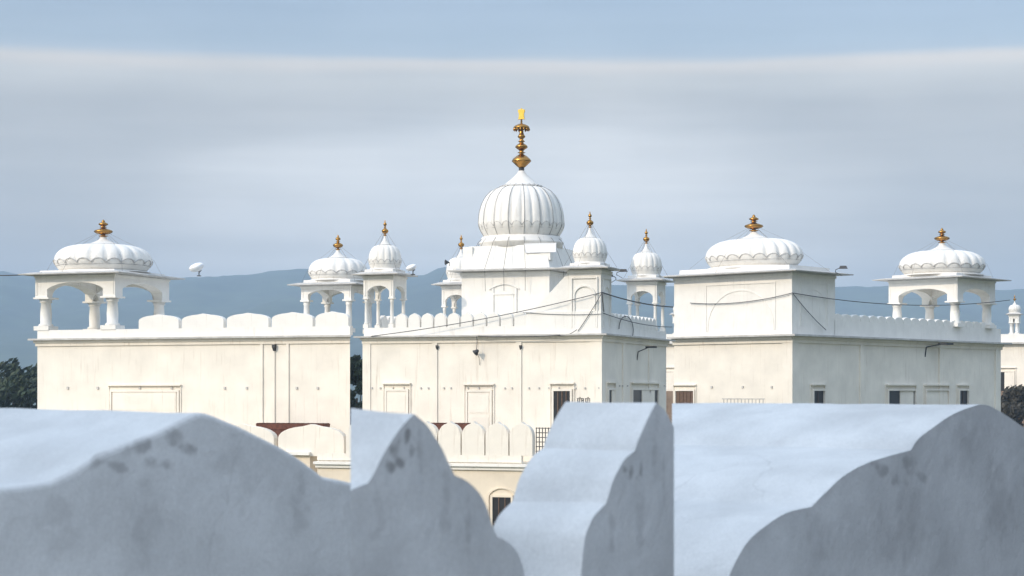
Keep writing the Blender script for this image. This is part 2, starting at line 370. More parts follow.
def window(root, x0, x1, z0, z1, y, pane='pane', shutter=None, frame='cream', bars=0, side=False, hood=True, depth=.09):
    """framed opening on a front plane y (or on a right-hand side plane x=y): frame with pane, shutter and bars under it"""
    def B(b, a0, a1, d0, d1, c0, c1):
        if side: b.box(y-d1, y-d0, a0, a1, c0, c1)
        else: b.box(a0, a1, y+d0, y+d1, c0, c1)
    f = MB(); t = .09
    B(f, x0-t, x0, -depth, .02, z0, z1+t); B(f, x1, x1+t, -depth, .02, z0, z1+t); B(f, x0-.001, x1+.001, -depth+.003, .02, z1, z1+t-.003)
    o = f.build('window', frame, root)
    if hood:
        h = MB(); B(h, x0-t*2.2, x1+t*2.2, -depth-.06, .01, z1+t+.22, z1+t+.29)
        B(h, x0-t*2.2, x0-t*1.6, -.05, .012, z0, z1+t+.22); B(h, x1+t*1.6, x1+t*2.2, -.05, .012, z0, z1+t+.22); h.build('hood_mould', frame, o)
    p = MB(); B(p, x0-.005, x1+.005, -.02, .015, z0, z1+.003); p.build('pane', pane, o)
    if bars:
        b = MB()
        for k in range(1, bars): xx = x0+(x1-x0)*k/bars; B(b, xx-.018, xx+.018, -.05, -.025, z0, z1)
        for zz_ in (.4,): z_ = z0+(z1-z0)*zz_; B(b, x0, x1, -.057, -.03, z_-.02, z_+.03)
        b.build('bars', 'wood', o)
    if shutter:
        b = MB(); a0 = x0+(x1-x0)*shutter[0]; a1 = x0+(x1-x0)*shutter[1]; B(b, a0, a1, -.06, -.024, z0, z1-.01)
        for k in range(3):
            c0 = z0+(z1-z0)*(.05+.32*k); B(b, a0+.06, a1-.06, -.075, -.058, c0, c0+(z1-z0)*.26)
        b.build('shutter', frame, o)
    return o
def dots(root, pts, y, side=False, m='concrete', r=.032):
    for a, z in pts:
        b = MB()
        if side: b.box(-.01, .06, -r, r, -r*1.2, r*1.2); b.build('lamp_holder', m, root, (y, a, z))
        else: b.box(-r, r, -.06, .01, -r*1.2, r*1.2); b.build('lamp_holder', m, root, (a, y, z))

# ------------------------------------------------------------------ the domed shrine in the middle
FM = Frame(.37, 90.93, 20.7); W, D_ = 11.58, 10.39
hx, hy = W/2, D_/2; yF = -hy
G = FM.root('domed_shrine')
tag(G, 'white domed shrine with tall gold spire and ribbed central dome', 'shrine')
zE = 11.56; zB = 6.0           # eave under the roof parapet, terrace floor
b = MB(); b.box(-hx, hx, -hy, hy, zB-.2, zE+.02); b.build('upper_wall', 'cream', G)
b = MB(); o_ = .36
b.box(-hx-o_, hx+o_, -hy-o_, hy+o_, zE, zE+.07); b.build('eave', 'concrete', G)
b = MB(); b.box(-hx-.07, hx+.07, -hy-.07, hy+.07, zE-.27, zE-.05); b.box(-hx-.13, hx+.13, -hy-.13, hy+.13, zE-.12, zE+.01); b.build('cornice', 'cream', G)
# pilasters
for px in (435, 519):
    x, _ = FM.front(px, 400, yF); b = MB(); b.box(x-.13, x+.13, yF-.06, yF+.02, zB, zE-.26); b.build('pilaster', 'cream', G)
for px in (623, 649):
    y, _ = FM.side(px, 400, hx); b = MB(); b.box(hx-.02, hx+.06, y-.14, y+.14, zB, zE-.26); b.build('pilaster', 'cream', G)
b = MB(); b.box(hx-.5, hx+.045, -hy-.045, -hy+.4, zB, zE-.272); b.build('corner_pilaster', 'cream', G)
b = MB(); b.box(-hx-.045, -hx+.35, -hy-.047, -hy+.4, zB, zE-.274); b.build('corner_pilaster', 'cream', G)
# roof parapet: solid base with merlons on top
zP = 12.02; zM = 12.68; t_ = .22
b = MB()
b.box(-hx+.003, hx-.003, -hy, -hy+t_, zE+.068, zP); b.box(hx-t_, hx, -hy+t_-.01, hy, zE+.068, zP-.002)
b.box(-hx, -hx+t_, -hy+t_-.01, hy, zE+.068, zP-.003); b.box(-hx+t_-.01, hx-t_+.01, hy-t_, hy-.003, zE+.068, zP-.004)
b.box(-hx+t_-.01, hx-t_+.01, -hy+t_-.01, hy-t_+.01, zE+.05, zE+.12)
b.build('roof_parapet', 'white', G)
xs0, _ = FM.front(526, 313, yF); 
b = MB(); b.box(xs0, hx-.004, -hy+.002, -hy+t_+.06, zP-.01, zM-.04); b.build('parapet_panel', 'white', G)
x, _ = FM.front(394.5, 313, yF); pitch = .652
while x+pitch*.5 < xs0+.25:
    merlon(G, x+pitch/2, -hy+.01, zP-.005, pitch*.88, zM-zP, t_); x += pitch
y = -hy+1.75
while y < hy-1.7:
    merlon(G, hx-.01, y, zP-.005, .6, zM-zP-.05, t_, side=True); y += .6
y = -hy+1.9
while y < hy-1.7:
    merlon(G, -hx+t_, y, zP-.005, .62, zM-zP, t_, side=True); y += .652
# corner pavilions
ins = .79
args = dict(hx=.76, hy=.76, zspring=13.42, zarch=13.98, zeave=14.47, over=.40, rx=.77, ry=.77, zn=14.80, zw=15.22, zc=15.90, zs=16.33, zf=17.08)
pavilion(G, -hx+ins-.07, -hy+ins, zP-.01, label='open corner pavilion at the front left with a slim finial', **args)
pavilion(G, -hx+ins+.17, hy-ins, zP-.01, label='open corner pavilion half hidden behind the central block', **args)
pavilion(G, hx-ins, hy-ins, zP-.01, label='open corner pavilion over the shaded right side', **args)
tw = pavilion(G, hx-ins-.0, -hy+ins+.02, zE+.07, closed=True, label='closed corner tower with a blind arch', **{**args, 'zeave': 14.52, 'zn': 14.85, 'zw': 15.27, 'zc': 15.95, 'zs': 16.40, 'zf': 17.15, 'over': .46})
# blind arch on the tower, front and side
def blind_arch(parent, cx, y, z0, z1, half, side=False, m='white', name='blind_arch'):
    b = MB(); w_ = .07
    def arch(h_, zt): return [(-h_, z0)]+[(-h_*cos(pi*k/14), zt-h_*.9+h_*.9*sin(pi*k/14)) for k in range(15)]+[(h_, z0)]
    A = arch(half, z1-.35); B_ = arch(half-w_, z1-.35-w_)
    ring = A+list(reversed(B_))
    if side: b.prism([(y+.03, cx+a, c) for a, c in ring], (-.05, 0, 0))
    else: b.prism([(cx+a, y-.03, c) for a, c in ring], (0, .05, 0))
    h2 = half+.1
    fr_ = [(-h2, z0-.002), (-h2, z1), (h2, z1), (h2, z0-.002), (h2-.05, z0-.002), (h2-.05, z1-.06), (-h2+.05, z1-.06), (-h2+.05, z0-.002)]
    if side: b.prism([(y+.04, cx+a, c) for a, c in fr_], (-.05, 0, 0))
    else: b.prism([(cx+a, y-.04, c) for a, c in fr_], (0, .05, 0))
    return b.build(name, m, parent)
blind_arch(tw, hx-ins, -hy+.02, zE+.35, 14.15, .52)
blind_arch(tw, -hy+ins+.02, hx-.01, zE+.35, 14.15, .5, side=True)
# sloping stair roof beside the tower
xa, _ = FM.front(531, 313, yF); xb = hx-ins*2-.0
b = MB(); b.prism([(xa, -hy+.09, zM-.06), (xb+.03, -hy+.09, zM-.06), (xb+.03, -hy+.09, 14.40)], (0, 1.3, 0)); b.build('stair_roof', 'white', G)
# central block
h = 2.2; zD = 14.72
b = MB(); b.box(-h, h, -h, h, zE+.1, zD+.01); b.build('central_block', 'white', G).location = (.09, 0, 0)
b = MB(); eave(b, -h-.5, h+.5, -h-.5, h+.5, zD, .42, rise=.06, th=.06); b.build('central_eave', 'concrete', G).location = (.09, 0, 0)
b = MB(); b.box(-h-.06, h+.06, -h-.06, h+.06, zD-.22, zD-.06); b.build('central_cornice', 'white', G).location = (.09, 0, 0)
b = MB(); b.frustum(-h-.02, h+.02, -h-.02, h+.02, zD+.08, -2.02, 2.02, -2.02, 2.02, 15.55)
b.frustum(-2.0, 2.0, -2.0, 2.0, 15.545, -1.92, 1.92, -1.92, 1.92, 15.93)
for sgn in (-1, 1): b.box(sgn*1.95-.24, sgn*1.95+.24, -2.06, -1.6, 15.2, 15.9)
b.build('dome_base', 'white', G).location = (.09, 0, 0)
# blind niche on the central block
x0, z0 = FM.front(492, 313, -h); x1, z1 = FM.front(517, 288, -h)
b = MB(); b.box(x0, x0+.1, -h-.06, -h+.02, zE+.1, z1); b.box(x1-.1, x1, -h-.06, -h+.02, zE+.1, z1)
ap = [(x0-.12+(x1-x0+.24)*k/12, z1+.0+.24*sin(pi*k/12)) for k in range(13)]
b.prism([(a, -h-.07, c) for a, c in ap]+[(a, -h-.07, c-.06 if 0 < i < 12 else c-.06) for i, (a, c) in reversed(list(enumerate(ap)))], (0, .08, 0))
b.box(x0+.098, x1-.098, -h-.058, -h+.02, z1-.3, z1-.22)
b.build('niche_mould', 'white', G)
b = MB(); b.box(x0+.16, x1-.16, -h-.02, -h+.012, zE+.1, z1-.3); b.build('niche_door', 'white', G)
# central dome
Rm = 2.06
prof, rib = rib_dome(Rm, 16.45, 17.15, 18.86, 26, .72, depth=.05)
b = MB(); b.lathe([(1.98, 15.9), (1.98, 16.1), (2.03, 16.13), (2.03, 16.2), (1.93, 16.24), (1.93, 16.4), (1.86, 16.46)], 0, 0, 64)
b.lathe(prof, 0, 0, 26*8, 1, 1, rib)
lb = MB(); lotus_band(lb, prof, 0, 0, 16.88, 26, 1, 1, .2, .018); lb.build('lotus_band', 'concrete', G).location = (.09, 0, 0)
sp = [(.95, 18.84), (.98, 18.87), (.93, 18.93)]+[(.13+.75*(1-t)**1.25, 18.93+.72*t) for t in [i/10 for i in range(11)]]
b.lathe(sp, 0, 0, 40)
b.build('main_dome', 'dome', G).location = (.09, 0, 0)
b = MB(); b.lathe([(.98, 18.83), (1.03, 18.86), (1.03, 18.89), (.98, 18.92)], 0, 0, 48)
for k in range(26):
    a = 2*pi*k/26; b.lathe([(.005, 18.76), (.05, 18.80), (.05, 18.86), (.005, 18.9)], 1.03*cos(a), 1.03*sin(a), 6)
b.build('dome_collar', 'concrete', G).location = (.09, 0, 0)
# spire
def spire_z(py): return EYE+(HY-py)/F*90.93
fz = spire_z
b = MB(); pr_ = [(.13, 173), (.16, 172.5), (.13, 171), (.13, 168)]
b.lathe([(r, fz(y)) for r, y in pr_], 0, 0, 18)
spire = b.build('spire', 'dark', G); spire.location = (.09, 0, 0)
b = MB()
b.lathe([(r, fz(y)) for r, y in [(.10, 168.2), (.2, 166.8), (.34, 164), (.46, 161.6), (.47, 161), (.40, 158.8), (.28, 156.6), (.16, 155), (.10, 154.4), (.10, 153.6), (.2, 152.8), (.1, 152), (.10, 151), (.14, 150), (.24, 148.6), (.31, 147.2), (.25, 145.4), (.16, 144), (.09, 143.2), (.1, 142.4), (.17, 141.4), (.1, 140.4), (.08, 139), (.15, 138), (.19, 136.8), (.14, 135.2), (.10, 133), (.07, 129), (.06, 124)]], 0, 0, 24)
b.build('gold_pots', 'gold', spire)
b = MB(); b.lathe([(.36, fz(128.6)), (.385, fz(128.4)), (.38, fz(127.2)), (.30, fz(125.6)), (.18, fz(124.4)), (.05, fz(123.6)), (.04, fz(119))], 0, 0, 24)
for k in range(14):
    a = 2*pi*k/14; b.lathe([(.008, fz(131.2)), (.055, fz(130.2)), (.055, fz(129)), (.02, fz(128.2))], .36*cos(a), .36*sin(a), 6)
b.build('canopy', 'gold', spire)
b = MB(); 
pl = [(-.13, 119.5), (-.16, 119.8), (-.13, 116), (-.13, 113.5), (-.17, 112), (-.17, 110), (-.11, 109.4), (-.05, 109.6), (0, 108), (.05, 109.6), (.11, 109.4), (.17, 110), (.17, 112), (.13, 113.5), (.13, 116), (.16, 119.8), (.13, 119.5)]
b.prism([(x, -.04, fz(y)) for x, y in pl], (0, .08, 0)); b.build('emblem', 'yellow', spire, bevel=.01)
# openings on the lit front
def front_open(px0, px1, py_top, **k):
    x0, z1 = FM.front(px0, py_top, yF); x1, _ = FM.front(px1, py_top, yF)
    return window(G, x0, x1, zB, z1, yF, **k)
window(G, FM.front(387, 391, yF)[0], FM.front(407, 391, yF)[0], zB, FM.front(400, 391, yF)[1], yF, pane='cream', shutter=(0, 1))
front_open(468, 490.5, 392, pane='cream', shutter=(.02, .98))
front_open(554, 570.5, 391, pane='pane', bars=4)
dots(G, [FM.front(px, 388+.0*px, yF) for px in (372, 380.5, 393, 404, 421, 428.5, 444, 451, 468, 479, 493, 505, 512, 529, 539, 549, 559, 575.5, 585, 599)], yF)
# openings on the shaded side
def side_open(px0, px1, py_top, **k):
    y0, z1 = FM.side(px0, py_top, hx); y1, _ = FM.side(px1, py_top, hx)
    return window(G, y0, y1, zB, z1, hx, side=True, **k)
side_open(607.5, 613.5, 390, pane='pane', shutter=(.55, 1.0))
side_open(631.5, 657, 390, pane='pane', shutter=(.36, .86))
dots(G, [FM.side(px, 386, hx) for px in (619, 622, 627, 664)], hx, side=True)
# painted lettering beside the window
b = MB(); xA, zA = FM.front(577, 400.5, yF); xB, _ = FM.front(593, 400, yF); hgt = .16; wdt = xB-xA
b.box(xA, xA+wdt*.42, yF-.012, yF+.01, zA+hgt*.5, zA+hgt*.64); b.box(xA+wdt*.5, xB, yF-.012, yF+.01, zA+hgt*.5, zA+hgt*.64)
for q, kx in enumerate((.05, .17, .3, .4, .55, .68, .8, .95)):
    xx = xA+wdt*kx; b.box(xx-.017, xx+.017, yF-.014, yF+.012, zA-hgt*.6, zA+hgt*.52)
    if q % 2 == 0: b.box(xx, xx+wdt*.09, yF-.013, yF+.011, zA-hgt*(.1+.4*(q % 4 == 0)), zA-hgt*(0+.4*(q % 4 == 0))+.02)
    if q in (1, 5): b.box(xx-.03, xx+.05, yF-.013, yF+.011, zA+hgt*.78, zA+hgt*.92)
b.build('lettering', 'dark', G)
# lower storey and its terrace parapet
yL = -hy-3.8
b = MB(); b.box(-hx-.5, hx+2.2, yL, hy+.5, -.3, zB-.06); b.build('lower_storey', 'beige', G)
b = MB(); b.box(-hx-.6, hx+2.3, yL-.22, yL+.3, zB-.17, zB-.05); b.box(-hx-.56, hx+2.26, yL-.1, yL+.3, zB-.32, zB-.165); b.build('terrace_ledge', 'white', G)
b = MB(); zl = FM.front(500, 455.5, yL)[1]; b.box(-hx-.5, hx-2.35, yL-.02, yL+.2, zB+.01, zl); b.box(-hx-.5, hx-2.35, yL+.06, yL+.2, zB-.052, zB+.012); b.build('terrace_parapet', 'cream', G)
xg, _ = FM.front(461.2, 440, yL); zt = FM.front(500, 421.5, yL)[1]; xp = FM.front(534, 440, yL)[0]
pw = (FM.front(497.5, 440, yL)[0]-FM.front(473.6, 440, yL)[0])
k0 = -5
for k in range(k0, 4):
    xc = xg+pw*(k+.5)
    if xc-pw/2 < -hx-.5 or xc+pw*.4 > xp+.15: continue
    merlon(G, xc, yL-.015, zl-.005, pw*.95, zt-zl, .34, m='cream')
xw0, zw1 = FM.front(493, 497, yL); 
wv = window(G, xw0, xw0+.85, 2.6, zw1, yL, pane='pane', bars=3, frame='beige', hood=False)
b = MB(); cx_ = xw0+.42; A = [(-.66+.1*0, 2.6)]+[(-.66*cos(pi*k/14), zw1+.0+.42*sin(pi*k/14)) for k in range(15)]+[(.66, 2.6)]
B_ = [(x*.9, z-(.05 if z > 2.7 else 0)) for x, z in A]
b.prism([(cx_+x, yL-.07, z) for x, z in A]+[(cx_+x, yL-.07, z) for x, z in reversed(B_)], (0, .08, 0)); b.build('arch_mould', 'beige', wv)

# things on and around the shrine
def place(o, fr, x, y, z, rz=0):
    p = fr.world(x, y, z); o.location = p; o.rotation_euler = (0, 0, -fr.th+rz); return o
# lattice railing at the end of the terrace parapet
x0, zt_ = FM.front(535.5, 427.5, yL); x1, _ = FM.front(560, 427, yL)
r = empty('lattice_railing', FM.world(x0, yL+.1, zB+.09), -FM.th); tag(r, 'dark iron lattice railing at the end of the terrace parapet', 'railing')
L_ = x1-x0; H_ = zt_-zB-.09
b = MB()
for k in range(9): x = L_*k/8; b.box(x-.016, x+.016, -.016, .016, 0, H_)
b.build('upright_bars', 'dark', r)
b = MB()
for k in range(8): z = H_*(.02+.96*k/7); b.box(-.02, L_+.02, -.022, -.017, z-.018, z+.018)
b.build('cross_bars', 'dark', r)
# rust-red sheet behind the lower merlons
x0, z1 = FM.front(424, 423.5, -hy-1.6); x1, z0 = FM.front(471, 431, -hy-1.6)
b = MB(); b.box(0, x1-x0, 0, .7, zB-.01, z0+.02); b.frustum(-.05, x1-x0+.05, -.05, .75, z0+.02, -.08, x1-x0+.08, -.08, .78, z1)
for k in range(12): xx = (x1-x0)*k/11; b.box(xx-.02, xx+.02, -.1, .8, z1-.01, z1+.03)
o = b.build('metal_trunk', 'rust', None, FM.world(x0, -hy-1.6, 0)); o.rotation_euler = (0, 0, -FM.th); tag(o, 'rust red metal chest showing between the terrace merlons', 'chest')
# white dish lamp on the front left pavilion eave
def dish(loc, s, label, group=None):
    r = empty('dish_antenna', loc, -FM.th)
    tag(r, label, 'dish')
    b = MB(); b.tube([(0, 0, -.12), (0, 0, .12*s)], .025, 6); b.box(-.08, .08, -.08, .08, -.13, -.09); b.build('mast', 'dark', r)
    b = MB(); pr = []
    for k in range(9):
        t = k/8; pr.append((.30*s*sin(t*pi/2), .10*s+.22*s*t*t))
    b.lathe([(.02, .08*s)]+pr+[(.29*s, .34*s), (.2*s, .40*s), (.05*s, .43*s)], 0, 0, 20)
    o = b.build('bowl', 'metal', r); o.rotation_euler = (radians(18), radians(-14), 0)
    b = MB(); b.tube([(0, 0, .05), (.17*s, -.12*s, .12*s)], .02, 5); b.build('arm', 'dark', r)
p_ = at(413, 273.5, 87.9); dish((p_.x, p_.y, 14.60), .85, 'small white dish on the eave of the slim left pavilion')
# flood lamps and loudspeaker
def floodlight(loc, s, label, rz=0, name='floodlight'):
    r = empty(name, loc, rz); tag(r, label, 'floodlight' if name == 'floodlight' else 'loudspeaker')
    if name == 'floodlight':
        b = MB(); b.tube([(0, 0, 0), (.05*s, 0, .25*s), (.5*s, -.1*s, .42*s)], .03*s, 6); b.build('bracket', 'dark', r)
        b = MB(); b.frustum(.35*s, .95*s, -.2*s, .2*s, .36*s, .42*s, .88*s, -.13*s, .13*s, .55*s); b.box(.33*s, .97*s, -.22*s, .22*s, .32*s, .362*s); b.build('lamp_head', 'dark', r)
        b = MB(); b.tube([(.05*s, 0, .05*s), (.55*s, .1*s, -.25*s)], .022*s, 5); b.build('strut', 'dark', r)
    else:
        b = MB(); b.tube([(0, 0, 0), (0, 0, .35*s)], .03*s, 6); b.build('mast', 'dark', r)
        b = MB(); b.lathe([(.06*s, 0), (.1*s, .15*s), (.26*s, .42*s), (.28*s, .44*s), (.2*s, .4*s)], 0, 0, 16)
        o = b.build('horn', 'dark', r, (0, 0, .36*s)); o.rotation_euler = (radians(90), 0, radians(-70))
    return r
p_ = FM.world(hx+.42, -hy+.9, 14.25); floodlight(p_, .5, 'dark flood lamp jutting from the closed tower eave', -.3)
p_ = FM.world(hx-ins*2-.4, hy-ins*2-.35, 14.50); floodlight(p_, .6, 'black floodlight on the left eave of the shaded pavilion', 2.6)
p_ = at(449.5, 258, 95.6); floodlight((p_.x, p_.y, 15.4), .5, 'little black horn speaker by the half hidden dome', 0, 'horn_speaker')
x, z = FM.front(479, 354, yF)
r = empty('hanging_lamp', FM.world(x, yF-.3, z+.1), -FM.th); tag(r, 'black lamp hanging from the eave above the middle door', 'lamp')
b = MB(); b.tube([(0, 0, .75), (.02, .02, .4), (0, 0, .08)], .014, 5); b.tube([(.02, .02, 0), (.05, .2, -.3), (.04, .27, -.6)], .01, 5); b.build('cord', 'wire', r)
b = MB(); b.lathe([(.03, .12), (.06, .1), (.09, .02), (.16, -.1), (.15, -.11), (.03, -.02)], 0, 0, 12); o = b.build('lamp_head', 'dark', r); o.rotation_euler = (0, radians(50), 0)
def drain(px, py, label, fr=FM, y=yF, s=1):
    x, z = fr.front(px, py, y)
    b = MB(); b.box(-.09*s, .09*s, -.2*s, .0, -.04*s, .14*s); b.frustum(-.05*s, .05*s, -.12*s, 0, -.22*s, -.085*s, .085*s, -.19*s, 0, -.035*s)
    o = b.build('drain_spout', 'dark', None, fr.world(x, y-.003, z)); o.rotation_euler = (0, 0, -fr.th); tag(o, label, 'spout')
drain(437.5, 347, 'dark drain spout under the eave left of the hanging lamp', s=.55)
drain(521, 347, 'dark drain spout under the eave right of the hanging lamp', s=.55)
# side wall lamp arm
y, z = FM.side(637, 356, hx); y2, z2 = FM.side(645, 349, hx+.5)
r = empty('wall_lamp', FM.world(hx, y, z), -FM.th); tag(r, 'black angled lamp arm on the shaded side wall', 'lamp')
b = MB(); b.tube([(0, 0, -.2), (.06, 0, .2)], .025, 5); b.tube([(.06, 0, .2), (.5, .3, .42)], .025, 5); b.build('arm', 'dark', r)
b = MB(); b.box(.35, .85, .2, .42, .38, .46); b.build('lamp_head', 'dark', r)
# sheet pale board on the dome base
x0, z1 = FM.front(525, 244.5, -2.1); x1, z0 = FM.front(556, 252, -2.1)
b = MB(); b.box(0, x1-x0, -.05, 0, 0, z1-z0); b.box(-.03, x1-x0+.03, -.06, -.01, z1-z0, z1-z0+.04)
o = b.build('sign_board', 'metal', None, FM.world(x0, -2.06, z0)); o.rotation_euler = (0, 0, -FM.th); tag(o, 'blank pale metal board on the central dome base', 'board')
# cables
def cable(a, bb, sag, label, r=.016, n=20, group='loose cables strung over the shrine', name='cable'):
    a = Vector(a); bb = Vector(bb); pts = []
    for k in range(n+1):
        t = k/n; p = a.lerp(bb, t); p.z -= sag*4*t*(1-t); pts.append(p-a)
    m_ = MB(); m_.tube(pts, r, 5); o = m_.build(name, 'wire', None, a); tag(o, label, 'cable', group); return o
def fp(px, py, y): x, z = FM.front(px, py, y); return FM.world(x, y, z)
def sp_(px, py, x): y, z = FM.side(px, py, x); return FM.world(x, y, z)
anchor = FM.world(hx+.06, -hy-.06, FM.front(601, 292.5, yF)[1])
cable(fp(371, 336.2, yF-.42), anchor, .18, 'long black cable rising across the front parapet to the tower', .018)
cable(anchor, sp_(673, 307, hx+.5), .12, 'black cable running right from the tower above the side parapet', .03)
cable(anchor, fp(578, 331, yF-.05), .05, 'short black cable slanting down the tower front', .016)
cable(fp(523, 312.5, yF-.02), FM.world(hx+.05, -hy-.05, FM.front(600, 314, yF)[1]), .06, 'thin dark cable level along the plain parapet top', .012)
cable(FM.world(hx+.08, -hy, FM.front(601, 313, yF)[1]), sp_(672, 327, hx+.35), .15, 'lower black cable drooping along the side parapet', .018)
cable(anchor, FM.world(hx+.09, -hy+.1, 12.6), .04, 'cable dropping down the tower corner', .025, 8)
cable(fp(478, 336, yF-.40), fp(560, 335, yF-.40), .06, 'black cable lying along the front eave edge', .016)
cable(fp(556, 335, yF-.4), fp(577, 329.5, yF-.1), .12, 'black loop of cable at the front eave below the tower', .016)
m_ = MB(); P0 = sp_(619, 329, hx+.06); pts = []
for k in range(19):
    a = pi*(.0+1.25*k/18); pts.append(Vector((0, 0, 0))+Vector((FM.v.x, FM.v.y, 0))*(1.1*(1-cos(a)))+Vector((0, 0, .62*sin(a))))
m_.tube(pts, .02, 5); tag(m_.build('cable', 'wire', None, P0), 'curled black cable loop on the shaded side parapet', 'cable', 'loose cables strung over the shrine')
# strings of small lights over the main dome
for k in range(9):
    a = -pi/2-FM.th+(k-4)*.37+.05; pts = []
    for (rr, z) in [(.2, 19.5), (.62, 19.05), (1.06, 18.87)]+[(r_+.03, z_) for r_, z_ in reversed(prof[::3])]+[(2.08, 16.2), (2.1+.28, 15.6), (2.35+.4, zD+.1), (2.2+.5, zE+2.2)]:
        pts.append(Vector((rr*cos(a), rr*sin(a), z)))
    m_ = MB(); m_.tube(pts, .013, 4); o = m_.build('light_string', 'lights', None, FM.world(.09, 0, 0))
    tag(o, 'thin string of small lights running down the central dome', 'light string', 'light strings down the central dome')

# ------------------------------------------------------------------ long hall on the left
def hall_left():
    th = 20.7; FL = Frame((350-CX)/F*92.0, 92.0, th)      # frame origin: right end of the front
    G = FL.root('long_hall'); tag(G, 'long cream hall with two wide open pavilions and scalloped parapet, left', 'hall')
    Wd = 17.9; dp = 11.0; zE = 11.72; zB = 6.1
    # the end wall is splayed, following the lane between the two buildings
    sk = .62
    def quad(b, x0, x1, y0, y1, z0, z1, e=0):
        s = lambda y: -sk*y
        P = [(x0, y0), (x1+s(y0), y0), (x1+s(y1), y1), (x0, y1)]
        n = len(b.v); b.add([(x, y, z0) for x, y in P]+[(x, y, z1) for x, y in P], [(3, 2, 1, 0), (4, 5, 6, 7), (0, 1, 5, 4), (1, 2, 6, 5), (2, 3, 7, 6), (3, 0, 4, 7)])
    b = MB(); quad(b, -Wd, 0, 0, dp, zB-.2, zE); b.build('upper_wall', 'cream', G)
    b = MB(); quad(b, -Wd-.35, .0, -.36, dp+.3, zE-.002, zE+.09); b.build('eave', 'concrete', G)
    b = MB(); quad(b, -Wd-.08, -.02, -.08, dp+.05, zE-.3, zE-.1); quad(b, -Wd-.15, -.01, -.15, dp+.1, zE-.14, zE+.004); b.build('cornice', 'cream', G)
    zP = 12.25; zM = 12.98
    b = MB(); b.box(-Wd, -.0, 0, .3, zE+.088, zP); b.box(-Wd+.003, -Wd+.3, .29, dp, zE+.088, zP-.003); quad(b, -Wd+.29, -.3, .29, dp-.1, zE+.08, zE+.2); b.build('roof_parapet', 'white', G)
    edges = [FL.front(px, 320, 0)[0] for px in (137, 180, 225, 270, 314, 349.5)]
    for a, c in zip(edges, edges[1:]):
        merlon(G, (a+c)/2, .01, zP-.005, (c-a)*.93, zM-zP, .3)
    # wide front pavilion
    cx = FL.front(93, 300, 0)[0]+.0; hx_ = 2.4; hy_ = 2.65
    x0 = FL.front(35, 300, 0)[0]
    pavilion(G, x0+hx_, hy_+.02, zP-.01, hx_, hy_, 13.95, 14.72, 15.1, .62, 2.55, 2.55, 15.4, 15.98, 16.8, 17.22, 18.15, lobes=20, fr=.5, col=.30, label='wide open pavilion with a low ribbed dome and squat gold finial', stays=True)
    # rear pavilion by the lane
    xl, yl = FL.local(338, 103.0)
    pavilion(G, xl, yl, zP-.01, 1.48, 1.48, 14.0, 14.55, 14.78, .55, 1.6, 1.6, 15.15, 15.6, 16.3, 16.75, 17.6, lobes=16, fr=.28, col=.17, label='smaller rear pavilion at the end of the hall')
    for px in (262, 274, 288):
        x = FL.front(px, 380, 0)[0]; b = MB(); b.box(x-.07, x+.07, -.07, .02, zB, zE-.29); b.build('pilaster', 'cream', G)
    a0 = FL.front(112, 391, 0); a1 = FL.front(178, 391, 0)
    window(G, a0[0], a1[0], zB, a0[1]-.05, 0, pane='cream', shutter=(.02, .98))
    dots(G, [FL.front(px, 388, 0) for px in (68, 98, 140, 172, 225, 247, 297, 318)], 0, r=.05)
    # lower storey with broad merlons
    yL = -3.2
    b = MB(); b.box(-Wd-1, -.55, yL, -.0, -.3, zB); b.box(-Wd-1, -.6, -.01, dp, -.3, zB-.003); b.build('lower_storey', 'beige', G)
    b = MB(); b.box(-Wd-1.1, -.5, yL-.2, yL+.3, zB-.02, zB+.12); b.build('terrace_ledge', 'white', G)
    zl = FL.front(300, 456, yL)[1]; zt = FL.front(300, 424, yL)[1]
    b = MB(); b.box(-Wd-1, -.55, yL-.01, yL+.25, zB+.118, zl); b.build('terrace_parapet', 'cream', G)
    e0 = FL.front(276, 440, yL)[0]; e1 = FL.front(346, 440, yL)[0]; pw = e1-e0
    for k in range(-3, 1): merlon(G, e0+pw*(k+.5), yL, zl-.005, pw*.94, zt-zl, .4, m='cream')
    drain(275, 347, 'dark drain spout under the long hall eave', FL, 0, .9)
    # rust sheet
    x0, z1 = FL.front(258, 423.5, -1.2); x1, z0 = FL.front(330, 430, -1.2)
    b = MB(); b.box(0, x1-x0-.4, 0, .6, zB-.01, z0+.02); b.frustum(-.05, x1-x0-.35, -.05, .65, z0+.02, -.08, x1-x0-.32, -.08, .68, z1)
    for k in range(14): xx = (x1-x0-.4)*k/13; b.box(xx-.02, xx+.02, -.1, .7, z1-.01, z1+.03)
    o = b.build('metal_trunk', 'rust', None, FL.world(x0, -1.2, 0)); o.rotation_euler = (0, 0, -FL.th); tag(o, 'rust red metal chest behind the broad merlons of the long hall', 'chest')
    p = at(199, 271, 97); dish((p.x, p.y, 15.1), 1.3, 'larger white dish on the wide left pavilion eave')
    c1 = FL.world(FL.front(-30, 274, -.4)[0], -.4, FL.front(-30, 274, -.4)[1])
    c2 = FL.world(x0*0+FL.front(42, 273, -.3)[0], -.3, FL.front(42, 273, -.3)[1])
    cable(c1, c2, .1, 'grey cable reaching the wide left pavilion from the picture edge', 0.03, group='cables at the side buildings')
    return FL
FL = hall_left()

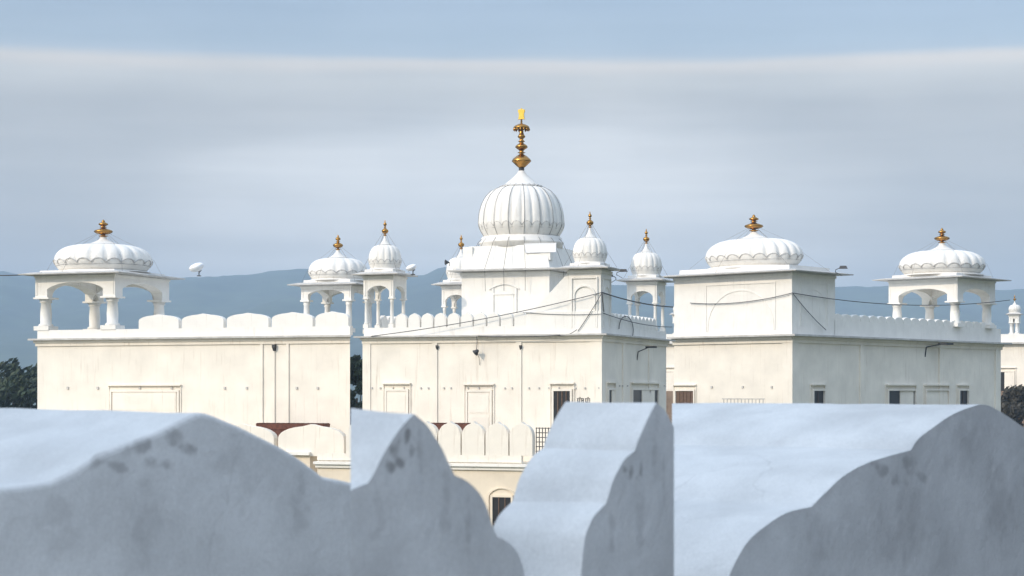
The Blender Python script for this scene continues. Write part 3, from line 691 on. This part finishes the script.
# ------------------------------------------------------------------ corner building on the right
def hall_right():
    th = 42; D0 = 105.0; FR = Frame((792-CX)/F*D0, D0, th)    # origin: the street corner of the walls
    G = FR.root('corner_house'); tag(G, 'large white corner building with shaded long side and broad low domes, right', 'building')
    Wd = 8.15; dp = 24.2; zE = 12.15; zB = 3.0
    b = MB(); b.box(-Wd, 0, 0, dp, -.3, zE); b.build('upper_wall', 'cream', G)
    b = MB(); b.box(-Wd-.1, .55, -.55, dp+.5, zE-.002, zE+.1); b.build('eave', 'concrete', G)
    b = MB(); b.box(-Wd-.05, .1, -.1, dp+.06, zE-.36, zE-.12); b.box(-Wd-.06, .2, -.2, dp+.1, zE-.16, zE+.004); b.build('cornice', 'cream', G)
    zP = 13.15; zM = 13.55
    b = MB(); b.box(-.3, 0, 4.3, dp, zE+.098, zP); b.box(-Wd, -.29, dp-.3, dp-.003, zE+.098, zP-.003); b.box(-Wd, -.29, 4.3, dp-.29, zE+.09, zE+.2); b.build('roof_parapet', 'white', G)
    y = 4.75
    while y < dp-.3:
        merlon(G, 0-.005, y, zP-.005, .92, zM-zP, .3, side=True); y += .96
    # closed tower
    td = 4.4
    tw = pavilion(G, -Wd/2-.0, td/2, zE+.095, Wd/2, td/2, 0, 0, 15.72, .75, 3.05, 2.15, 16.25, 16.9, 17.85, 18.3, 19.3, lobes=22, fr=.55, closed=True, label='closed block with a blind arch and broad dome')
    blind_arch(tw, -Wd/2+.6, 0.0, zE+.4, 15.2, 2.3)
    blind_arch(tw, td/2, -0.01, zE+.6, 15.2, 1.3, side=True)
    # rear pavilion
    xl, yl = FR.local(942, 121.7)
    pavilion(G, xl, yl, zP-.01, 2.45, 2.45, 14.75, 15.6, 16.2, .75, 2.7, 2.7, 16.6, 17.2, 18.1, 18.6, 19.6, lobes=20, fr=.5, col=.3, label='wide open pavilion above the far end of the shaded side')
    # openings
    x0, z1 = FR.front(660, 391, 0); x1, _ = FR.front(694, 391, 0)
    window(G, max(x0, -Wd+.15), x1, zB, z1, 0, pane='wood', bars=5)
    for p0, p1, sh in ((812, 823, None), (887, 914, (.45, .95)), (925, 947, (0, 1)), (958, 967, None)):
        y0, z1 = FR.side(p0, 389, 0); y1, _ = FR.side(p1, 389, 0)
        window(G, y0, y1, zB, z1-.1, 0, pane='pane', shutter=sh, side=True, bars=0 if sh else 2, depth=.16)
    for px in (861, 940, 996):
        y, _ = FR.side(px, 380, 0); b = MB(); b.box(-.02, .09, y-.18, y+.18, 0, zE-.35); b.build('pilaster', 'cream', G)
    b = MB(); b.box(-.6, .07, -.07, .6, 0, zE-.352); b.build('corner_pilaster', 'cream', G)
    dots(G, [FR.front(px, 387, 0) for px in (712, 743, 772)], 0, r=.05)
    # lettering strip
    b = MB(); xA, zA = FR.front(722, 401, 0); xB, _ = FR.front(765, 401, 0); n = 12
    b.box(xA, xB, -.012, .01, zA+.1, zA+.15)
    for k in range(n):
        xx = xA+(xB-xA)*(k+.5)/n; b.box(xx-.03, xx+.03, -.014, .012, zA-.16, zA+.105)
    b.build('lettering', 'concrete', G)
    # lamp on tower eave and cables
    p = FR.world(.7, td*.75, 15.78); floodlight(p, .7, 'long dark flood lamp jutting from the broad domed block', -.35)
    anc = FR.world(.1, -.1, FR.front(792, 293, 0)[1])
    cable(FR.world(FR.front(690, 303, -.1)[0], -.1, FR.front(690, 303, -.1)[1]), anc, .25, 'dark cable sagging over the blind arch of the broad block', 0.022, group='cables at the side buildings')
    q = FR.side(1010, 300, .6); cable(anc, FR.world(.6, q[0], q[1]), .5, 'dark cable running right above the long shaded parapet', 0.024, group='cables at the side buildings')
    q = FR.side(826, 330, .15); cable(anc, FR.world(.15, q[0], q[1]), .1, 'short dark cable falling from the broad block corner', 0.022, group='cables at the side buildings')
    y, z = FR.side(925, 352, 0)
    r = empty('wall_lamp', FR.world(0, y, z), -FR.th); tag(r, 'dark lamp arm high on the long shaded wall', 'lamp')
    b = MB(); b.tube([(0, 0, -.3), (.1, 0, .3)], .04, 5); b.tube([(.1, 0, .3), (.7, .9, .5)], .04, 5); b.build('arm', 'dark', r)
    b = MB(); b.box(.5, 1.1, .7, 1.5, .45, .56); b.build('lamp_head', 'dark', r)
    return FR
FRt = hall_right()

# ------------------------------------------------------------------ small far building with one pavilion, right edge
def far_house(px, D, wd, label, zpav=None, th=25):
    Fh = Frame((px-CX)/F*D, D, th); G = Fh.root('far_house'); tag(G, label, 'house')
    z = lambda py: EYE+(HY-py)/F*D
    b = MB(); b.box(-wd/2, wd/2, 0, 8, -.3, z(344)); b.build('wall', 'cream', G)
    b = MB(); b.box(-wd/2-.4, wd/2+.4, -.4, 8.4, z(344), z(342.4)); b.build('eave', 'concrete', G)
    b = MB(); b.box(-wd/2, wd/2, 0, .3, z(342.5), z(334)); b.build('roof_parapet', 'white', G)
    s = D/F
    pavilion(G, 0, 1.6, z(334)-.02, 7*s*.7, 7*s*.7, z(322), z(318), z(314), 2.6*s, 6*s, 6*s, z(312), z(308.5), z(304), z(300), z(294), lobes=14, fr=1.6*s, col=.13, stays=False)
    window(G, -1.2, .2, z(400), z(372), 0, pane='pane', shutter=(.5, 1))
    b = MB(); b.box(-wd/2-.3, wd/2+.3, -2.4, 0, -.3, z(391)); b.build('porch', 'brick', G)
far_house(1011, 150, 7.6, 'small far house with a little white dome at the right edge')
far_house(671.5, 140, 3.4, 'slim far house peeping out behind the shrine')

# ------------------------------------------------------------------ trees
def leaf_mesh(seed, R, H, nclump, nleaf, size):
    rnd = random.Random(seed); b = MB()
    cl = []
    for i in range(nclump):
        a = rnd.uniform(0, 2*pi); t = rnd.random(); rr = R*sqrt(rnd.random())*(.45+.55*sin(pi*min(1, t*.85+.12)))
        cl.append((rr*cos(a), rr*sin(a), H*(.30+.68*t), rnd.uniform(.16, .34)*R))
    for i in range(nleaf):
        cx, cy, cz, cr = cl[rnd.randrange(nclump)]
        d = Vector((rnd.gauss(0, 1), rnd.gauss(0, 1), rnd.gauss(0, .8))).normalized()*cr*rnd.random()**.4
        p = Vector((cx, cy, cz))+d; s = size*rnd.uniform(.6, 1.3)
        a = Vector((rnd.gauss(0, 1), rnd.gauss(0, 1), rnd.gauss(0, .6))).normalized(); c = a.orthogonal().normalized(); q = a.cross(c)
        b.add([p-c*s, p-q*s*.45, p+c*s, p+q*s*.45], [(0, 1, 2, 3)])
    return b, cl
def tree(px, D, H, R, seed, label, leafm='leaf', kind='leafy_tree'):
    x = (px-CX)/F*D; G = empty(kind, (x, D, 0)); tag(G, label, 'tree', 'trees beyond the buildings')
    b, cl = leaf_mesh(seed, R, H, 42, 5200, .26); b.build('crown', leafm, G, recalc=False)
    t = MB(); t.tube([(0, 0, -.2), (.1, .05, H*.2), (-.05, .1, H*.45), (.1, 0, H*.8)], .3, 8, .06)
    for c in cl[:12]:
        t.tube([(0, .05, H*.28), (c[0]*.4, c[1]*.4, c[2]*.7+H*.08), c[:3]], .1, 5, .02)
    t.build('trunk', 'bark', G)
tree(8, 128, 10.6, 3.2, 1, 'dark leafy tree at the far left edge beside the long hall')
tree(30, 140, 10.9, 3.0, 2, 'dark tree just left of the long hall wall')
tree(-22, 135, 10.4, 3.4, 3, 'dark tree cut by the left picture edge')
tree(355, 104, 10.9, 1.35, 4, 'narrow dark tree in the gap between hall and shrine')
tree(1020, 136, 9.3, 2.4, 5, 'dull brownish tree low at the right edge', 'leaf2')
tree(1046, 150, 9.8, 3.0, 6, 'dull tree beyond the right edge beside the far house', 'leaf2')

# ------------------------------------------------------------------ roof we stand on, and its thick whitewashed merlons
zR = EYE-1.65
b = MB(); b.box(-14, 9, -16, 13, 0, zR); o = b.build('near_house', 'concrete'); tag(o, 'flat roofed house carrying the big whitewashed parapet merlons in front', 'house')
# tall unseen block added behind and left of the viewpoint; it keeps the near parapet in shade
tr = empty('added_shade_block', (-11.2, -2.0, zR), 0); tag(tr, 'tall whitewashed block added unseen to shade the near parapet', 'shade block')
sh = Vector((sin(radians(SUN_AZ)), cos(radians(SUN_AZ)))); pv = Vector((-sh.y, sh.x))
def rp(p, s_): q = -sh*s_+pv*p; return (q.x+11.2, q.y+2.0)
P = [rp(.6, 8.2), rp(10.8, 8.2), rp(10.8, 11.6), rp(.6, 11.6)]
b = MB(); b.prism([(x, y, 0) for x, y in P], (0, 0, 10.5)); b.build('wall', 'fore', tr)
P2 = [rp(.3, 7.9), rp(11.1, 7.9), rp(11.1, 11.9), rp(.3, 11.9)]
b = MB(); b.prism([(x, y, 10.48) for x, y in P2], (0, 0, .18)); b.build('roof', 'concrete', tr)

def near_block(name, parent, peak_px, peak_D, fdir, outline, T, cuts=(), zbot=None, z_off=0, bevel=.012, rise=0):
    """a merlon: its outline lies on the vertical plane through the peak along fdir, extruded back by T"""
    d = Vector((fdir[0], fdir[1])).normalized(); ex = Vector((-d.y, d.x))
    p0 = Vector(((peak_px-CX)/F*peak_D, peak_D)); pts = []
    for px, py in outline:
        a = (px-CX)/F; t = (a*p0.y-p0.x)/(d.x-a*d.y); q = p0+d*t
        pts.append(Vector((q.x, q.y, EYE+(HY-py)/F*q.y)))
    # round the profile between the sharp notches
    zb = zR if zbot is None else zbot
    pts = [pts[0].copy()]+pts+[pts[-1].copy()]; pts[0].z = zb; pts[-1].z = zb
    # a gentle hand-plastered unevenness through the thickness
    nT = 14; vs = []; n = len(pts)
    for k in range(nT+1):
        off = Vector((ex.x*T, ex.y*T, rise))*(k/nT)
        for i, p in enumerate(pts):
            q = p+off+Vector((0, 0, z_off if 0 < i < n-1 else 0)); w_ = 0 if i in (0, n-1) else .006
            vs.append(q+Vector((noise.noise(q*5)*w_, noise.noise(q*5+Vector((9, 0, 0)))*w_, noise.noise(q*4+Vector((0, 7, 0)))*w_)))
    m = MB(); fs = [tuple(range(n)), tuple(nT*n+i for i in range(n-1, -1, -1))]
    sm = [False, False]
    for k in range(nT):
        for i in range(n):
            j = (i+1) % n; fs.append((k*n+j, k*n+i, (k+1)*n+i, (k+1)*n+j)); sm.append(i != n-1)
    m.v = [tuple(v) for v in vs]; m.f = fs; m.sm = sm
    o = m.build(name, 'fore', parent)
    me = o.data
    bm = bmesh.new(); bm.from_mesh(me)
    for (px, keep_right) in cuts:      # the parapet ends here: end face running back along the wall's mitre
        a = (px-CX)/F; nrm = Vector((1, -a, 0)).normalized()
        if keep_right: nrm = -nrm
        geom = bm.verts[:]+bm.edges[:]+bm.faces[:]
        res = bmesh.ops.bisect_plane(bm, geom=geom, plane_co=(0, 0, EYE), plane_no=nrm, clear_outer=True)
        ed = [e for e in res['geom_cut'] if isinstance(e, bmesh.types.BMEdge)]
        bmesh.ops.holes_fill(bm, edges=ed)
    bmesh.ops.recalc_face_normals(bm, faces=bm.faces)
    for e in bm.edges:
        if len(e.link_faces) == 2 and e.calc_face_angle(0) > radians(28): e.smooth = False
    bm.to_mesh(me); bm.free()
    bv = o.modifiers.new('bevel', 'BEVEL'); bv.width = bevel; bv.segments = 3; bv.limit_method = 'ANGLE'; bv.angle_limit = radians(50)
    return o
def smooth_lobes(pts, notch, n=4):
    """Catmull-Rom through the runs of points between the notches"""
    out = []; runs = []; cur = []
    for i, p in enumerate(pts):
        cur.append(p)
        if i in notch and i not in (0, len(pts)-1): runs.append(cur); cur = [p]
    runs.append(cur)
    for r in runs:
        for i in range(len(r)-1):
            p0 = r[max(i-1, 0)]; p1 = r[i]; p2 = r[i+1]; p3 = r[min(i+2, len(r)-1)]
            for k in range(n):
                t = k/n
                out.append(tuple(.5*((2*p1[c])+(-p0[c]+p2[c])*t+(2*p0[c]-5*p1[c]+4*p2[c]-p3[c])*t*t+(-p0[c]+3*p1[c]-3*p2[c]+p3[c])*t**3) for c in (0, 1)))
    out.append(pts[-1]); return out
FD = (.58, .81)
PR = empty('near_parapet', (.1, 5.4, zR)); tag(PR, 'thick whitewashed parapet of two stepped merlons in the foreground centre', 'parapet')
def rebase(o, r): o.location = -Vector(r.location)
m1 = [(312, 560), (318, 530), (328, 508), (340, 495), (350, 488.5), (366, 482), (372.5, 471), (379, 457), (388, 442), (400, 426), (412, 414), (424, 425), (433, 438.5), (441, 452), (447, 465), (453, 477), (462, 481), (470, 487), (478, 496), (484, 508), (489, 523), (495, 537), (503, 541), (511, 548), (517, 559), (522, 577), (526, 605), (528, 640)]
o = near_block('merlon', PR, 412, 5.0, FD, [(x+2.5, y) for x, y in smooth_lobes(m1, {5, 10, 15, 21})], .35, rise=.018, cuts=[(350.5, True)]); rebase(o, PR); o_m1 = o; o['label'] = 'nearer left merlon with dark pits below its peak'
m2 = [(572, 680), (575, 640), (578, 605), (582, 576), (585, 545), (589, 531), (595, 520), (606, 508), (609, 498), (613, 485), (618.5, 474), (626, 462), (636, 454), (638, 446), (643, 434), (649, 421), (657, 406), (665, 413.5), (670, 422), (676, 434), (684, 446), (690, 470)]
o = near_block('merlon', PR, 657, 6.01, FD, smooth_lobes(m2, {7, 12, 16}), .35, z_off=.011, cuts=[(674, False)]); rebase(o, PR); o_m2 = o; o['label'] = 'farther right merlon with pale stepped top'
bs = [(352, 640), (430, 628), (510, 622), (590, 626), (673, 640)]
o = near_block('parapet_wall', PR, 412, 5.0, FD, bs, .37, z_off=.0); rebase(o, PR); o.location += Vector((.003, -.006, 0))
# dark damp pits: stains fixed on the plaster, each with its own place on the merlon's face
def pits(o, peak_px, peak_D, fdir, spots_, strength=.75, nscale=26):
    m = M['fore'].copy(); m.name = 'stained_whitewash'; o.data.materials[0] = m
    t = m.node_tree; N = t.nodes; L = t.links; bs_ = N['Principled BSDF']; src = bs_.inputs['Base Color'].links[0].from_socket
    ge = N.new('ShaderNodeNewGeometry'); nz = N.new('ShaderNodeTexNoise'); nz.inputs['Scale'].default_value = nscale; nz.inputs['Detail'].default_value = 5; L.new(ge.outputs['Position'], nz.inputs['Vector'])
    d = Vector((fdir[0], fdir[1])).normalized(); p0 = Vector(((peak_px-CX)/F*peak_D, peak_D)); acc = None
    def ma(op, a, b_=None, c=None):
        n = N.new('ShaderNodeMath'); n.operation = op
        for i, v in enumerate((a, b_, c)):
            if v is None: continue
            if isinstance(v, (int, float)): n.inputs[i].default_value = v
            else: L.new(v, n.inputs[i])
        return n.outputs[0]
    wob = ma('MULTIPLY', ma('SUBTRACT', nz.outputs['Fac'], .42), 4.5)
    def hit(px, py):
        a = (px-CX)/F; tt = (a*p0.y-p0.x)/(d.x-a*d.y); q = p0+d*tt; return Vector((q.x, q.y, EYE+(HY-py)/F*q.y))
    for px, py, rw, rh, tilt, *st_ in spots_:
        c = hit(px, py); ru = (hit(px+rw, py)-c).length; rv = rh/F*c.y
        sb = N.new('ShaderNodeVectorMath'); sb.operation = 'SUBTRACT'; L.new(ge.outputs['Position'], sb.inputs[0]); sb.inputs[1].default_value = c
        du = N.new('ShaderNodeVectorMath'); du.operation = 'DOT_PRODUCT'; L.new(sb.outputs[0], du.inputs[0]); du.inputs[1].default_value = Vector((d.x*cos(tilt), d.y*cos(tilt), -sin(tilt)))/ru
        dv = N.new('ShaderNodeVectorMath'); dv.operation = 'DOT_PRODUCT'; L.new(sb.outputs[0], dv.inputs[0]); dv.inputs[1].default_value = Vector((d.x*sin(tilt), d.y*sin(tilt), cos(tilt)))/rv
        dw = N.new('ShaderNodeVectorMath'); dw.operation = 'DOT_PRODUCT'; L.new(sb.outputs[0], dw.inputs[0]); dw.inputs[1].default_value = Vector((-d.y, d.x, 0))/.03
        q2 = lambda n: ma('POWER', ma('ABSOLUTE', n.outputs['Value']), 2)
        r2 = ma('ADD', ma('ADD', q2(du), q2(dv)), ma('ADD', q2(dw), wob))
        mr = N.new('ShaderNodeMapRange'); mr.interpolation_type = 'SMOOTHSTEP'; mr.inputs['From Min'].default_value = .0; mr.inputs['From Max'].default_value = 1.5; mr.inputs['To Min'].default_value = st_[0] if st_ else strength; mr.inputs['To Max'].default_value = 0; L.new(r2, mr.inputs['Value'])
        acc = mr.outputs[0] if acc is None else ma('MAXIMUM', acc, mr.outputs[0])
    mx_ = N.new('ShaderNodeMix'); mx_.data_type = 'RGBA'; L.new(acc, mx_.inputs[0]); L.new(src, mx_.inputs[6]); mx_.inputs[7].default_value = (.15, .14, .135, 1)
    L.new(mx_.outputs[2], bs_.inputs['Base Color'])
pits(o_m1, 412, 5.0, FD, [(412, 450, 3.5, 9, .1), (400, 462, 6, 7, .4), (390, 466, 6, 7, .5), (408, 434, 3, 14, .3), (396, 448, 5, 14, .7), (420, 452, 3, 34, -.1, .22), (446, 505, 6, 44, 0, .2), (380, 505, 9, 34, .2, .18), (468, 525, 4, 34, 0, .2)], .62)
pits(o_m2, 657, 6.01, FD, [(631, 473, 2.6, 9, .25), (637, 480, 2.2, 8, .2), (625, 470, 3, 6, .6), (641, 468, 1.8, 9, .1), (655, 450, 4, 40, .1, .22), (640, 520, 5, 50, 0, .18), (612, 530, 4, 24, 0, .22), (664, 480, 2, 36, 0, .2)], .5)
FD0 = (.66, .75)
L0 = empty('broad_merlon', (-1.0, 6.5, zR)); tag(L0, 'broad whitewashed merlon with dark pits, filling the lower left corner', 'merlon', 'broad merlons either side of the near parapet')
m0 = [(-260, 600), (-220, 540), (-160, 512), (-90, 497), (0, 490), (51, 484), (72, 474), (102.5, 455), (154, 436), (180, 424), (203, 415.5), (230, 424), (256, 436), (284, 450), (308, 466), (325, 479), (350, 484), (390, 495), (430, 520), (455, 560), (470, 620)]
o = near_block('plaster_body', L0, 203, 6.5, FD0, smooth_lobes(m0, {5, 15}), 2.6, rise=.02, z_off=.008, bevel=.02); rebase(o, L0)
pits(o, 203, 6.5, FD0, [(186, 450, 12, 8, .1, .6), (160, 463, 16, 8, .1), (140, 446, 16, 9, -.3), (116, 466, 14, 6, .3), (100, 460, 16, 8, -.4), (172, 436, 12, 11, .5), (235, 470, 26, 40, .1, .14), (300, 505, 12, 30, 0, .2), (60, 520, 24, 40, 0, .16), (150, 520, 22, 50, 0, .15)], .42, 15)
R0 = empty('broad_merlon', (2.2, 9.0, zR)); tag(R0, 'broad whitewashed merlon with stepped pale top, filling the lower right corner', 'merlon', 'broad merlons either side of the near parapet')
m3 = [(722, 640), (725, 600), (730, 576), (746, 547.5), (766, 529), (787, 517), (812, 510), (828, 493), (841.5, 481), (862, 469), (886, 460), (910, 453.5), (920, 440), (944, 423), (968, 411), (985, 408), (1005, 418), (1024, 431), (1046, 446), (1065, 462), (1090, 475), (1120, 490), (1150, 520), (1170, 600)]
o = near_block('plaster_body', R0, 985, 9.0, FD0, smooth_lobes(m3, {6, 11, 19}), 2.6, z_off=.016, cuts=[(672, True)], bevel=.02); rebase(o, R0)
pits(o, 985, 9.0, FD0, [(880, 470, 13, 9, .3), (898, 482, 12, 7, .2), (910, 466, 8, 12, .2), (920, 476, 9, 6, .4), (960, 450, 20, 40, .1, .14), (820, 540, 20, 30, 0, .16), (905, 530, 24, 50, 0, .14), (1000, 500, 16, 60, 0, .15)], .42, 13)
# unseen wall added behind and right of the viewpoint to darken the merlon faces
sw = empty('added_shade_wall', (2.1, -.5, zR)); tag(sw, 'grey blue wall added out of view to darken the near merlon faces', 'wall')
def ribbon(path, w_, z0, z1):
    n = len(path); q = [(x, y, z0) for x, y in path]+[(x+w_, y, z0) for x, y in reversed(path)]
    m = MB(); m.prism(q, (0, 0, z1-z0)); return m
pth = [(-.6, -6), (.9, 5), (3.2, 12.5)]
ribbon(pth, .3, 0, 4.6).build('wall', 'greyblue', sw)
ribbon([(x-.05, y) for x, y in pth], .4, 4.58, 4.7).build('coping', 'concrete', sw)
